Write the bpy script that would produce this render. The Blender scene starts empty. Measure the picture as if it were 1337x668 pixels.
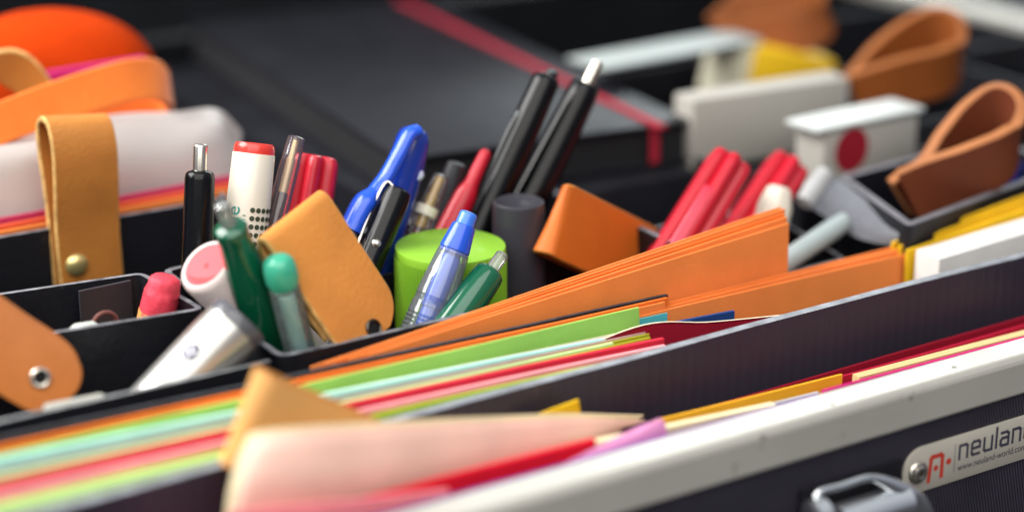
import bpy, bmesh, math, random
from mathutils import Vector, Matrix
from math import sin, cos, pi, radians, sqrt
random.seed(11)
S = 0.01                                    # everything below is written in centimetres
SC = bpy.context.scene
COL = SC.collection
V = Vector

# ------------------------------------------------------------------ the lens of the photograph
F = 2681.0; YAW = radians(33); PIT = radians(19)
RT = V((cos(YAW), -sin(YAW), 0)); FH = V((sin(YAW), cos(YAW), 0))
FW = FH*cos(PIT) + V((0, 0, -sin(PIT))); UP = RT.cross(FW)
CAM = V((-28.798, -40.803, 21.873))
def ray(px, py): return FW + RT*((px-668.5)/F) + UP*((334-py)/F)
def P(px, py, x=None, y=None, z=None, d=None, pt=None, n=None):
    """case coordinates (cm) of a photo pixel on a plane of the case"""
    v = ray(px, py)
    if d is not None: t = d
    elif x is not None: t = (x-CAM.x)/v.x
    elif y is not None: t = (y-CAM.y)/v.y
    elif z is not None: t = (z-CAM.z)/v.z
    else: t = (pt-CAM).dot(n)/v.dot(n)
    return CAM + v*t

# ------------------------------------------------------------------ materials
def lin(h):
    h = h.lstrip('#'); c = [int(h[i:i+2], 16)/255 for i in (0, 2, 4)]
    return tuple(x/12.92 if x <= .04045 else ((x+.055)/1.055)**2.4 for x in c) + (1,)
MATS = {}
def mat(name, color, rough=.5, metal=0, spec=.5, coat=0, var=.06, vscale=40, bump=0, bscale=400, trans=0, ior=1.45,
        sheen=0, sub=0, rvar=.0, stretch=None, wave=None, speck=None, translucent=0):
    if name in MATS: return MATS[name]
    m = bpy.data.materials.new(name); m.use_nodes = True
    nt = m.node_tree; nd = nt.nodes; L = nt.links
    b = nd['Principled BSDF']
    c = lin(color) if isinstance(color, str) else tuple(color)+(1,)
    b.inputs['Roughness'].default_value = rough; b.inputs['Metallic'].default_value = metal
    b.inputs['Specular IOR Level'].default_value = spec; b.inputs['Coat Weight'].default_value = coat
    b.inputs['Coat Roughness'].default_value = .08
    b.inputs['Transmission Weight'].default_value = trans; b.inputs['IOR'].default_value = ior
    b.inputs['Sheen Weight'].default_value = sheen
    if sub:
        b.inputs['Subsurface Weight'].default_value = sub
        b.inputs['Subsurface Radius'].default_value = (.004, .003, .002)
    tc = nd.new('ShaderNodeTexCoord'); mp = nd.new('ShaderNodeMapping')
    L.new(tc.outputs['Object'], mp.inputs['Vector'])
    if stretch: mp.inputs['Scale'].default_value = stretch
    nz = nd.new('ShaderNodeTexNoise'); nz.inputs['Scale'].default_value = vscale; nz.inputs['Detail'].default_value = 5
    L.new(mp.outputs[0], nz.inputs['Vector'])
    ramp = nd.new('ShaderNodeValToRGB')
    ramp.color_ramp.elements[0].position = .3; ramp.color_ramp.elements[1].position = .7
    lo = [max(0, x*(1-var*1.6)) for x in c[:3]]+[1]; hi = [min(1, x*(1+var)) for x in c[:3]]+[1]
    ramp.color_ramp.elements[0].color = lo; ramp.color_ramp.elements[1].color = hi
    L.new(nz.outputs['Fac'], ramp.inputs[0])
    out = ramp.outputs[0]
    if speck:                                # (colour, scale, threshold) little scuffs and grains
        sn = nd.new('ShaderNodeTexNoise'); sn.inputs['Scale'].default_value = speck[1]; sn.inputs['Detail'].default_value = 3
        L.new(mp.outputs[0], sn.inputs['Vector'])
        sr = nd.new('ShaderNodeValToRGB'); sr.color_ramp.elements[0].position = speck[2]; sr.color_ramp.elements[1].position = speck[2]+.06
        L.new(sn.outputs['Fac'], sr.inputs[0])
        mx = nd.new('ShaderNodeMix'); mx.data_type = 'RGBA'
        L.new(sr.outputs[0], mx.inputs['Factor']); L.new(out, mx.inputs['A']); mx.inputs['B'].default_value = lin(speck[0])
        out = mx.outputs['Result']
    L.new(out, b.inputs['Base Color'])
    if rvar:
        mr = nd.new('ShaderNodeMapRange'); mr.inputs['To Min'].default_value = max(.02, rough-rvar); mr.inputs['To Max'].default_value = min(1, rough+rvar)
        n3 = nd.new('ShaderNodeTexNoise'); n3.inputs['Scale'].default_value = vscale*2.3; n3.inputs['Detail'].default_value = 6
        L.new(mp.outputs[0], n3.inputs['Vector']); L.new(n3.outputs['Fac'], mr.inputs['Value']); L.new(mr.outputs[0], b.inputs['Roughness'])
    h = None
    if bump:
        n2 = nd.new('ShaderNodeTexNoise'); n2.inputs['Scale'].default_value = bscale; n2.inputs['Detail'].default_value = 4
        L.new(mp.outputs[0], n2.inputs['Vector'])
        bp = nd.new('ShaderNodeBump'); bp.inputs['Strength'].default_value = bump; bp.inputs['Distance'].default_value = .0006
        L.new(n2.outputs['Fac'], bp.inputs['Height']); h = bp
    if wave:                                 # (axis vector, period in metres, strength) woven ribs or fluting
        sx = nd.new('ShaderNodeVectorMath'); sx.operation = 'DOT_PRODUCT'
        L.new(tc.outputs['Object'], sx.inputs[0]); sx.inputs[1].default_value = V(wave[0])
        mu = nd.new('ShaderNodeMath'); mu.operation = 'MULTIPLY'; mu.inputs[1].default_value = 2*pi/wave[1]
        L.new(sx.outputs['Value'], mu.inputs[0])
        sn = nd.new('ShaderNodeMath'); sn.operation = 'SINE'; L.new(mu.outputs[0], sn.inputs[0])
        b2 = nd.new('ShaderNodeBump'); b2.inputs['Strength'].default_value = wave[2]; b2.inputs['Distance'].default_value = wave[1]*.3
        L.new(sn.outputs[0], b2.inputs['Height'])
        if h: L.new(h.outputs[0], b2.inputs['Normal'])
        h = b2
        if len(wave) > 3:
            mr2 = nd.new('ShaderNodeMapRange'); mr2.inputs['From Min'].default_value = .2; mr2.inputs['From Max'].default_value = 1
            L.new(sn.outputs[0], mr2.inputs['Value'])
            mx2 = nd.new('ShaderNodeMix'); mx2.data_type = 'RGBA'; mx2.inputs['B'].default_value = lin(wave[3])
            L.new(mr2.outputs[0], mx2.inputs['Factor']); L.new(out, mx2.inputs['A']); L.new(mx2.outputs['Result'], b.inputs['Base Color'])
    if h: L.new(h.outputs[0], b.inputs['Normal'])
    if translucent:
        tr = nd.new('ShaderNodeBsdfTranslucent'); L.new(out, tr.inputs['Color'])
        ms = nd.new('ShaderNodeMixShader'); ms.inputs[0].default_value = translucent
        L.new(b.outputs[0], ms.inputs[1]); L.new(tr.outputs[0], ms.inputs[2])
        L.new(ms.outputs[0], nd['Material Output'].inputs['Surface'])
    MATS[name] = m; return m
def plastic(name, c, rough=.28, **k): return mat(name, c, rough, coat=k.pop('coat', .35), var=k.pop('var', .04), bump=k.pop('bump', .05), rvar=k.pop('rvar', .06), **k)
def paper(name, c, **k): return mat(name, c, k.pop('rough', .75), spec=.25, var=k.pop('var', .05), vscale=60, bump=.18, bscale=900, translucent=k.pop('translucent', .12), **k)
def clear(name, c, body=.10, **k):
    """thin clear moulded plastic: see-through, with gloss at the rims and a faint milky body"""
    if name in MATS: return MATS[name]
    m = bpy.data.materials.new(name); m.use_nodes = True; nt = m.node_tree; nd = nt.nodes; L = nt.links
    nd.remove(nd['Principled BSDF'])
    tr = nd.new('ShaderNodeBsdfTransparent'); tr.inputs[0].default_value = lin(c)
    df = nd.new('ShaderNodeBsdfDiffuse'); df.inputs[0].default_value = lin(c)
    gl = nd.new('ShaderNodeBsdfGlossy'); gl.inputs['Roughness'].default_value = .06
    fr = nd.new('ShaderNodeFresnel'); fr.inputs['IOR'].default_value = 1.5
    nz = nd.new('ShaderNodeTexNoise'); nz.inputs['Scale'].default_value = 120; tc = nd.new('ShaderNodeTexCoord'); L.new(tc.outputs['Object'], nz.inputs['Vector'])
    bp = nd.new('ShaderNodeBump'); bp.inputs['Strength'].default_value = .15; bp.inputs['Distance'].default_value = .0004; L.new(nz.outputs['Fac'], bp.inputs['Height'])
    L.new(bp.outputs[0], gl.inputs['Normal']); L.new(bp.outputs[0], fr.inputs['Normal'])
    m1 = nd.new('ShaderNodeMixShader'); m1.inputs[0].default_value = body; L.new(tr.outputs[0], m1.inputs[1]); L.new(df.outputs[0], m1.inputs[2])
    m2 = nd.new('ShaderNodeMixShader'); mu = nd.new('ShaderNodeMath'); mu.operation = 'MULTIPLY_ADD'; mu.inputs[1].default_value = .9; mu.inputs[2].default_value = .03
    L.new(fr.outputs[0], mu.inputs[0]); L.new(mu.outputs[0], m2.inputs[0]); L.new(m1.outputs[0], m2.inputs[1]); L.new(gl.outputs[0], m2.inputs[2])
    L.new(m2.outputs[0], nd['Material Output'].inputs['Surface']); MATS[name] = m; return m

LEATHER = mat('tan_leather', '#c8823a', .52, spec=.4, var=.2, vscale=22, bump=.45, bscale=750, rvar=.1)
LEATHER_EDGE = mat('leather_cut_edge', '#d9ab66', .8, var=.25, vscale=300, bump=.6, bscale=900)
LEATHER_BROWN = mat('brown_leather', '#b56a2e', .55, spec=.35, var=.12, vscale=25, bump=.25, bscale=600)
LEATHER_ORANGE = mat('orange_brown_leather', '#cf6a22', .5, spec=.4, var=.1, vscale=25, bump=.2, bscale=600)
LEATHER_PALE = mat('pale_tan_leather', '#e9ad66', .5, spec=.4, var=.08, vscale=25, bump=.2, bscale=600)
BLACK_BOX = mat('black_box_board', '#17181e', .46, spec=.38, var=.2, vscale=30, bump=.25, bscale=500, rvar=.12, speck=('#2b2d34', 220, .68))
BOX_EDGE = mat('worn_sheen_box_edge', '#77787e', .55, var=.45, vscale=200, bump=.5, bscale=600)  # pale from wear, with some edge sheen put into the colour
BLACK_FAB = mat('black_lining', '#101216', .9, spec=.2, var=.2, bump=.3)
BLACK_GLOSS = plastic('black_pen_plastic', '#08090c', .2, coat=0, spec=.32)
BLACK_MATT = plastic('black_matt_plastic', '#26262c', .42, coat=0, bump=.12)
CHROME = mat('chrome', '#eef2f5', .3, metal=1, var=.03, rvar=.06)
STEEL = mat('steel', '#d2ccc0', .26, metal=1, var=.06, rvar=.08)
ALU = mat('aluminium_rim', '#c2bfb6', .36, metal=.35, spec=.5, var=.05, vscale=18, bump=.12, bscale=300, rvar=.1, speck=('#8b877e', 170, .69))
BRASS = mat('brass', '#ead993', .32, metal=.8)

# ------------------------------------------------------------------ mesh collector
class MB:
    def __init__(s): s.v = []; s.f = []; s.m = []
    def add(s, vs, fs, m=0):
        o = len(s.v); s.v += [V(p) for p in vs]; s.f += [tuple(i+o for i in f) for f in fs]; s.m += [m]*len(fs); return s
    def box(s, a, b, m=0):
        x0, y0, z0 = a; x1, y1, z1 = b
        return s.add([(x0,y0,z0),(x1,y0,z0),(x1,y1,z0),(x0,y1,z0),(x0,y0,z1),(x1,y0,z1),(x1,y1,z1),(x0,y1,z1)],
                     [(3,2,1,0),(4,5,6,7),(0,1,5,4),(1,2,6,5),(2,3,7,6),(3,0,4,7)], m)
    def frame(s, ax, ref=None):
        a = ax.normalized(); ref = ref or (CAM - V((0, 8, 2)))
        u = (ref - a*ref.dot(a)).normalized(); return a, u, a.cross(u)
    def lathe(s, T, ax, prof, seg=40, m=0, lobes=None, ref=None, cap=True):
        """prof: (distance from the tip T along ax, radius[, material])"""
        a, u, w = s.frame(ax, ref); rows = []
        vs = []; fs = []; ms = []
        for p in prof:
            for k in range(seg):
                th = 2*pi*k/seg; r = p[1]*(1 if not lobes else 1+lobes[1]*(abs(cos(lobes[0]*th/2))-.6))
                vs.append(T + a*p[0] + (u*cos(th)+w*sin(th))*r)
        n = len(prof)
        for i in range(n-1):
            mm = prof[i][2] if len(prof[i]) > 2 else m
            for k in range(seg):
                k2 = (k+1) % seg
                fs.append((i*seg+k, i*seg+k2, (i+1)*seg+k2, (i+1)*seg+k)); ms.append(mm)
        if cap:
            if prof[0][1] > 1e-4: fs.append(tuple(range(seg))[::-1]); ms.append(prof[0][2] if len(prof[0]) > 2 else m)
            if prof[-1][1] > 1e-4: fs.append(tuple((n-1)*seg+k for k in range(seg))); ms.append(prof[-1][2] if len(prof[-1]) > 2 else m)
        o = len(s.v); s.v += vs; s.f += [tuple(i+o for i in f) for f in fs]; s.m += ms; return s
    def prism(s, outline, off, m=0, mside=None):
        n = len(outline); o2 = [V(p)+V(off) for p in outline]
        s.add(list(outline)+o2, [tuple(range(n))[::-1], tuple(range(n, 2*n))], m)
        return s.add(list(outline)+o2, [(i, (i+1) % n, n+(i+1) % n, n+i) for i in range(n)], m if mside is None else mside)
    def strap(s, path, W, t, n=48, m=0, me=1, wprof=None):
        pts = spline(path, n); N = len(pts); vs = []; prev = None
        Ws = W if callable(W) else (lambda q: W)
        for i, p in enumerate(pts):
            T = (pts[min(i+1, N-1)]-pts[max(i-1, 0)]).normalized(); w = Ws(i/(N-1)); w = w - T*w.dot(T)
            h = w.length/2*(wprof(i/(N-1)) if wprof else 1); wu = w.normalized(); nn = T.cross(wu); k = t/2; c = min(.05, k*.5)
            for a, b in ((-h+c,-k),(h-c,-k),(h,-k+c),(h,k-c),(h-c,k),(-h+c,k),(-h,k-c),(-h,-k+c)):
                vs.append(p + wu*a + nn*b)
        o = len(s.v); s.v += vs
        for i in range(N-1):
            for j in range(8):
                j2 = (j+1) % 8
                s.f.append((o+i*8+j, o+i*8+j2, o+(i+1)*8+j2, o+(i+1)*8+j)); s.m.append(m if j in (0, 4) else me)
        s.f.append(tuple(o+j for j in range(8))[::-1]); s.m.append(me)
        s.f.append(tuple(o+(N-1)*8+j for j in range(8))); s.m.append(me)
        return s
    def tube(s, path, r, n=40, seg=14, m=0, closed=False, flat=None):
        pts = spline(path, n, closed); N = len(pts); vs = []
        ref = None
        for i, p in enumerate(pts):
            T = ((pts[(i+1) % N]-pts[i-1]) if closed else (pts[min(i+1, N-1)]-pts[max(i-1, 0)])).normalized()
            if ref is None: ref = V((0.3, .2, 1)) if abs(T.z) < .9 else V((1, 0, 0))
            u = (ref-T*ref.dot(T)).normalized(); w = T.cross(u); ref = u
            rr = r(i/(N-1)) if callable(r) else r
            for k in range(seg):
                th = 2*pi*k/seg; vs.append(p+u*cos(th)*rr+w*sin(th)*rr*(flat or 1))
        o = len(s.v); s.v += vs
        for i in range(N if closed else N-1):
            i2 = (i+1) % N
            for k in range(seg):
                k2 = (k+1) % seg; s.f.append((o+i*seg+k, o+i*seg+k2, o+i2*seg+k2, o+i2*seg+k)); s.m.append(m)
        if not closed:
            s.f.append(tuple(o+k for k in range(seg))[::-1]); s.f.append(tuple(o+(N-1)*seg+k for k in range(seg))); s.m += [m, m]
        return s
    def patch(s, rows, t, nu=36, nv=14, m=0, me=None):
        """thin sheet through a grid of points (rows of cm points), thickness t"""
        R = [spline(r, nu) for r in rows]; Cn = [spline([R[j][i] for j in range(len(R))], nv) for i in range(nu)]
        def nrm(i, j):
            a = Cn[min(i+1, nu-1)][j]-Cn[max(i-1, 0)][j]; b = Cn[i][min(j+1, nv-1)]-Cn[i][max(j-1, 0)]
            q = a.cross(b); return q.normalized() if q.length > 1e-9 else V((0, -1, 0))
        A = [[Cn[i][j]+nrm(i, j)*t/2 for j in range(nv)] for i in range(nu)]; B = [[Cn[i][j]-nrm(i, j)*t/2 for j in range(nv)] for i in range(nu)]
        vs = [A[i][j] for i in range(nu) for j in range(nv)]+[B[i][j] for i in range(nu) for j in range(nv)]
        K = nu*nv; I = lambda i, j: i*nv+j; fs = []; ms = []; me = m if me is None else me
        for i in range(nu-1):
            for j in range(nv-1):
                q = (I(i,j), I(i+1,j), I(i+1,j+1), I(i,j+1)); fs.append(q[::-1]); fs.append(tuple(K+x for x in q)); ms += [m, m]
        for i in range(nu-1):
            for j in (0, nv-1): q = (I(i,j), I(i+1,j), K+I(i+1,j), K+I(i,j)); fs.append(q if j == 0 else q[::-1]); ms.append(me)
        for j in range(nv-1):
            for i in (0, nu-1): q = (I(i,j), I(i,j+1), K+I(i,j+1), K+I(i,j)); fs.append(q[::-1] if i == 0 else q); ms.append(me)
        o = len(s.v); s.v += vs; s.f += [tuple(x+o for x in f) for f in fs]; s.m += ms; return s
    def build(s, name, mats, parent=None, bevel=0, bseg=2, origin=None, angle=38, weld=False, recalc=True):
        if not isinstance(mats, (list, tuple)): mats = [mats]
        xs = [sum(p[i] for p in s.v)/len(s.v) for i in range(3)]
        if origin is None: origin = V((xs[0], xs[1], min(p.z for p in s.v)))
        if parent is not None: origin = V(parent['origin_cm'])
        me = bpy.data.meshes.new(name)
        me.from_pydata([(p-origin)*S for p in s.v], [], s.f)
        for m in mats: me.materials.append(m)
        me.polygons.foreach_set('material_index', s.m)
        bm = bmesh.new(); bm.from_mesh(me)
        if weld: bmesh.ops.remove_doubles(bm, verts=bm.verts, dist=1e-6)
        if bevel:
            bmesh.ops.remove_doubles(bm, verts=bm.verts, dist=1e-6)
            ed = [e for e in bm.edges if len(e.link_faces) == 2 and e.calc_face_angle(0) > radians(30)]
            bmesh.ops.bevel(bm, geom=ed, offset=bevel*S, segments=bseg, profile=.5, affect='EDGES', clamp_overlap=True)
        if recalc: bmesh.ops.recalc_face_normals(bm, faces=bm.faces)
        bm.to_mesh(me); bm.free()
        me.polygons.foreach_set('use_smooth', [True]*len(me.polygons)); me.set_sharp_from_angle(angle=radians(angle))
        ob = bpy.data.objects.new(name, me); COL.objects.link(ob)
        if parent is not None: ob.parent = parent
        else: ob.location = origin*S
        ob['origin_cm'] = list(origin)
        return ob
def spline(pts, n, closed=False):
    pts = [V(p) for p in pts]; N = len(pts)
    if N == 2: return [pts[0].lerp(pts[1], i/(n-1)) for i in range(n)]
    out = []; M = N if closed else N-1
    for i in range(n):
        x = i/(n if closed else n-1)*M; k = min(int(x), M-1); t = x-k
        g = (lambda j: pts[j % N]) if closed else (lambda j: pts[max(0, min(N-1, j))] if 0 <= j < N else (pts[0]*2-pts[1] if j < 0 else pts[-1]*2-pts[-2]))
        a, b, c, d = g(k-1), g(k), g(k+1), g(k+2)
        out.append(.5*((2*b)+(c-a)*t+(2*a-5*b+4*c-d)*t*t+(3*b-a-3*c+d)*t**3))
    return out
def tag(o, label=None, cat=None, group=None, kind=None):
    if label: o['label'] = label
    if cat: o['category'] = cat
    if group: o['group'] = group
    if kind: o['kind'] = kind
    return o
def thing(name, origin, label, cat, group=None):
    o = bpy.data.objects.new(name, None); COL.objects.link(o); o.empty_display_size = .01
    o.location = V(origin)*S; o['origin_cm'] = list(origin); return tag(o, label, cat, group)
def text_mb(txt, size, to3d, m=0, depth=.01, align='LEFT'):
    """built-in font lettering laid onto a surface: to3d(x, y, lift) -> point"""
    cu = bpy.data.curves.new('lettering', 'FONT'); cu.body = txt; cu.size = size; cu.align_x = align; cu.resolution_u = 4
    ob = bpy.data.objects.new('lettering', cu); COL.objects.link(ob)
    me = bpy.data.meshes.new_from_object(ob); mb = MB(); bm = bmesh.new(); bm.from_mesh(me)
    bmesh.ops.triangulate(bm, faces=bm.faces)
    for _ in range(2): bmesh.ops.subdivide_edges(bm, edges=[e for e in bm.edges if e.calc_length() > size*.12], cuts=1); bmesh.ops.triangulate(bm, faces=bm.faces)
    bm.to_mesh(me); bm.free()
    mb.add([to3d(v.co.x, v.co.y, depth) for v in me.vertices], [tuple(p.vertices) for p in me.polygons], m)
    bpy.data.objects.remove(ob); bpy.data.curves.remove(cu); bpy.data.meshes.remove(me)
    return mb

# ------------------------------------------------------------------ setting
mb = MB(); mb.box((-260, -200, -17), (300, 260, -15))
tag(mb.build('table_top', mat('dark_table', '#1b1b1e', .6, var=.2)), kind='structure')
mb = MB(); mb.box((-400, 300, -80), (500, 304, 90))
tag(mb.build('back_wall', mat('dark_wall', '#1c1d22', .9, var=.1)), kind='structure')

# ------------------------------------------------------------------ the case
case = thing('tool_case', (11, 19, -15), 'open black case with a pale aluminium rim, holding all the pens and papers', 'case')
PANEL = mat('ribbed_black_panel', '#3f3b48', .62, spec=.4, var=.12, vscale=60, wave=((1, 0, .25), .0011, .8, '#121217'))
X0, X1, YF, YB = -24.0, 46.2, -2.92, 43.0
mb = MB(); mb.box((X0, YF, -14.6), (X1, YF+.5, -.9)); mb.build('front_panel', PANEL, case)
mb = MB(); mb.box((X0, YF+.6, -14.6), (X1, YB, -14.2)); mb.build('floor_panel', BLACK_FAB, case)
for xa in (X0-.5, X1):
    mb = MB(); mb.box((xa, YF, -14.6), (xa+.5, YB, -.9)); mb.build('side_panel', BLACK_FAB, case)
mb = MB(); mb.box((X0, YB, -14.6), (X1, YB+.5, 1.0)); mb.build('back_panel', BLACK_FAB, case)
# front rim: an aluminium extrusion, its section swept along the case
prof = [(-1.88, -.45), (-1.88, 0), (-1.92, .03), (-2.68, .035), (-2.74, .07), (-2.84, .075), (-2.90, .045), (-2.98, -.06), (-3.02, -.16), (-3.06, -1.04), (-3.03, -1.10), (-2.97, -1.11), (-2.88, -1.11), (-2.88, -.45)]
mb = MB(); n = len(prof)
xs = [X0-.5 + (X1-X0+1)*i/60 for i in range(61)]
vs = [(x, y, z) for x in xs for (y, z) in prof]
fs = [(i*n+j, (i+1)*n+j, (i+1)*n+(j+1) % n, i*n+(j+1) % n) for i in range(60) for j in range(n)]
mb.add(vs, fs); rim = mb.build('rim', ALU, case, angle=12)
mb = MB(); mb.box((X1-.7, YF+1.3, -.6), (X1+.7, YB, .12)); mb.build('side_rim', ALU, case, bevel=.12)
for (px, py) in ((1087, 527), (1246, 479)):
    mb = MB(); q = P(px, py, z=.035); mb.lathe(V((q.x, q.y, .045)), V((0, 0, -1)), [(0, .05), (.01, .08), (.05, .08)], 14)
    mb.build('rivet', mat('rivet_dark', '#6d675c', .5, metal=.4), rim)
# lid standing open at the back
mb = MB(); c0 = V((X0, YB+.7, 1.2)); ux = V((1, 0, 0)); uz = V((0, .28, .96))
L0, H0 = X1-X0, 14.0
mb.prism([c0, c0+ux*L0, c0+ux*L0+uz*H0, c0+uz*H0], (0, .6, -.17)); mb.build('lid', BLACK_FAB, case)
# latch on the front
latch = None
YP = YF
q0 = P(1135, 655, y=YP-.8)
zc = q0.z
def xz(px, py, y): return P(px, py, y=y)
mb = MB(); a = P(1048, 668, y=YP); b = P(1172, 640, y=YP)
mb.box((a.x-.2, YP-.14, a.z-2.4), (b.x, YP-.003, a.z+.75)); latch = mb.build('latch', mat('latch_plate', '#2b2a30', .35, metal=.6), case, bevel=.06)
yl = YP-.9
bp = [P(1064, 650, y=yl), P(1072, 641, y=yl), P(1100, 633, y=yl), P(1132, 623, y=yl), P(1150, 626, y=yl), P(1172, 637, y=yl), P(1192, 650, y=yl+.05), P(1206, 668, y=yl+.1), P(1214, 700, y=yl+.3)]
mb = MB(); mb.tube(bp, lambda q: .10+.22*max(0, min(1, (q-.42)/.3)), 90, 20, flat=.8); mb.build('bail', CHROME, latch, angle=60)
mb = MB(); ra = P(1090, 680, y=yl+.05); rb = P(1182, 656, y=yl+.05); rr = .52
rb = V((rb.x, rb.y, (ra.z+rb.z)/2)); ra = V((ra.x, ra.y, rb.z))
mb.lathe(ra, rb-ra, [(0, rr*.8), (.06, rr), ((rb-ra).length-.06, rr), ((rb-ra).length, rr*.8)], 36); mb.build('roller', CHROME, latch)
mb = MB(); c = P(1068, 672, y=yl-.25); mb.lathe(c, V((1, 0, 0)), [(-.28, .3), (-.2, .46), (.2, .46), (.28, .3)], 30); mb.build('knuckle', CHROME, latch)
# name plate
YL = YF-.004
def lp(px, py): q = P(px, py, y=YF-.09); return q.x, q.z
xl, zl = lp(1180, 611); tl = lp(1206, 582.5); bl = lp(1210, 638.5)
hgt = tl[1]-bl[1] + .02; zc = (tl[1]+bl[1])/2 - .02; RR = hgt/2
xr = xl + 10.6; cx0 = xl+RR; cx1 = xr-RR
out = [V((cx0+RR*cos(a), YL, zc+RR*sin(a))) for a in [pi/2+pi*i/20 for i in range(21)]] + [V((cx1+RR*cos(a), YL, zc+RR*sin(a))) for a in [-pi/2+pi*i/20 for i in range(21)]]
PLATE = mat('plate_metal', '#d2ccbe', .4, metal=.35, var=.05, rvar=.06)
mb = MB(); mb.prism(out, (0, -.07, 0)); plate = mb.build('name_plate', PLATE, case, bevel=.015)
yt = YL-.074
zr = zc-.05
for cx in (xl+.56, xr-.56):
    mb = MB(); mb.lathe(V((cx, yt-.17, zr)), V((0, 1, 0)), [(.10, .09), (.02, .10), (0, .14), (.0, .19), (.03, .235), (.08, .25), (.085, .29), (.12, .33), (.17, .345)], 40, cap=False)
    rv = mb.build('rivet', STEEL, plate)
    mb = MB(); mb.lathe(V((cx, yt-.08, zr)), V((0, 1, 0)), [(0, .10), (.03, .10)], 6)
    mb.build('rivet_hole', mat('socket_dark', '#1c1a18', .6), plate)
INKR = mat('red_ink', '#c23a2a', .5); INKD = mat('dark_ink', '#3b3a4a', .5)
def pt2(u, w, l=0): return V((xl+u, yt-.002-l, zc+w))
def stroke(mb, pts, wd, closed=False):
    for i in range(len(pts)-1):
        a = V(pts[i]); b = V(pts[i+1]); d = (b-a).normalized(); nn = V((-d.y, d.x))*wd/2; a2 = a-d*wd/2; b2 = b+d*wd/2
        mb.add([pt2(*(a2+nn), l=.0004*i), pt2(*(b2+nn), l=.0004*i), pt2(*(b2-nn), l=.0004*i), pt2(*(a2-nn), l=.0004*i)], [(0, 1, 2, 3)])
def disc(mb, c, r): mb.add([pt2(c[0]+r*cos(a), c[1]+r*sin(a)) for a in [2*pi*i/20 for i in range(20)]], [tuple(range(20))])
H = hgt
mb = MB(); e0 = 1.0
stroke(mb, [(e0, -.30*H), (e0+.06, .17*H), (e0+.11, .205*H), (e0+.42, .205*H), (e0+.49, .16*H), (e0+.49, -.27*H)], .135)
disc(mb, (e0+.26, -.06*H), .09); disc(mb, (e0+.75, -.0*H), .10)
mb.build('emblem', INKR, plate)
mb = MB(); stroke(mb, [(1.98, -.28*H), (1.98, .33*H)], .018)
w = .088; xh = .40; b0 = -.03; g = 2.16
def Ln(x): stroke(mb, [(x, b0), (x, b0+xh), (x+.24, b0+xh), (x+.305, b0+xh-.055), (x+.305, b0)], w)
def Le(x): stroke(mb, [(x+.295, b0), (x+.055, b0), (x, b0+.055), (x, b0+xh-.055), (x+.055, b0+xh), (x+.24, b0+xh), (x+.305, b0+xh-.055), (x+.305, b0+.20), (x+.02, b0+.20)], w)
def Lu(x): stroke(mb, [(x, b0+xh), (x, b0+.055), (x+.055, b0), (x+.305, b0), (x+.305, b0+xh)], w)
def Ll(x): stroke(mb, [(x, b0+.60), (x, b0)], w)
def La(x): stroke(mb, [(x+.02, b0+xh), (x+.24, b0+xh), (x+.305, b0+xh-.055), (x+.305, b0), (x+.055, b0), (x, b0+.055), (x, b0+.175), (x+.055, b0+.23), (x+.305, b0+.23)], w)
def Ld(x): stroke(mb, [(x+.305, b0+.60), (x+.305, b0), (x+.055, b0), (x, b0+.055), (x, b0+xh-.055), (x+.055, b0+xh), (x+.305, b0+xh)], w)
x = g
for f, adv in ((Ln, .485), (Le, .485), (Lu, .485), (Ll, .18), (La, .485), (Ln, .485), (Ld, .485)): f(x); x += adv
mb.build('wordmark', INKD, plate)
text_mb('www.neuland-world.com', .30, lambda a, b, l: pt2(2.12+a*.90, -.40+b, .001)).build('web_address', INKD, plate, recalc=False)

# ------------------------------------------------------------------ dividers and sheets
ZB = -10.0
def wavy(x, z, amp, ph): return amp*(sin(x*.35+ph)+.5*sin(x*.83+ph*2.1)+.35*sin(z*.9+ph))
def upright(name, label, cat, tl, tr, y, t, m, group=None, zb=ZB, amp=.03, y2=None, right=None, nx=40, nz=10, edge=None, left=None, topsag=0):
    """a sheet standing on edge: photo pixels of its two top corners on the plane y; it goes down to zb"""
    y2 = y if y2 is None else y2
    a = P(tl[0], tl[1], y=y); b = P(tr[0], tr[1], y=y2); ph = random.random()*9
    ax0 = a.x; ax1 = b.x; bl = (left or 0); br = (right or 0); vs = []
    def pnt(i, j, off):
        s = i/nx; q = j/nz
        tx = a.x+(b.x-a.x)*s; tz = a.z+(b.z-a.z)*s - topsag*sin(pi*s)
        bx = a.x+bl+(b.x+br-a.x-bl)*s
        x = tx+(bx-tx)*q; z = tz+(zb-tz)*q
        return V((x, y+(y2-y)*s+wavy(x, z, amp, ph)+off, z))
    mb = MB(); n1 = nz+1
    A = [pnt(i, j, -t/2) for i in range(nx+1) for j in range(n1)]; B = [pnt(i, j, t/2) for i in range(nx+1) for j in range(n1)]
    K = len(A); I = lambda i, j: i*n1+j; fs = []; ms = []
    for i in range(nx):
        for j in range(nz):
            q = (I(i,j), I(i+1,j), I(i+1,j+1), I(i,j+1)); fs += [q[::-1], tuple(K+k for k in q)]; ms += [0, 0]
        for j in (0, nz):
            q = (I(i,j), I(i+1,j), K+I(i+1,j), K+I(i,j)); fs.append(q if j == 0 else q[::-1]); ms.append(1 if (edge and j == 0) else 0)
    for j in range(nz):
        for i in (0, nx):
            q = (I(i,j), I(i,j+1), K+I(i,j+1), K+I(i,j)); fs.append(q[::-1] if i == 0 else q); ms.append(1 if edge else 0)
    mb.v = A+B; mb.f = fs; mb.m = ms
    o = mb.build(name, [m]+([edge] if edge else []), angle=30)
    return tag(o, label, cat, group)
FLUTE = mat('fluted_black_plastic', '#342f3b', .36, spec=.5, var=.1, vscale=14, rvar=.1, wave=((1, 0, 0), .0041, .06), speck=('#4a4850', 300, .73))
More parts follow.
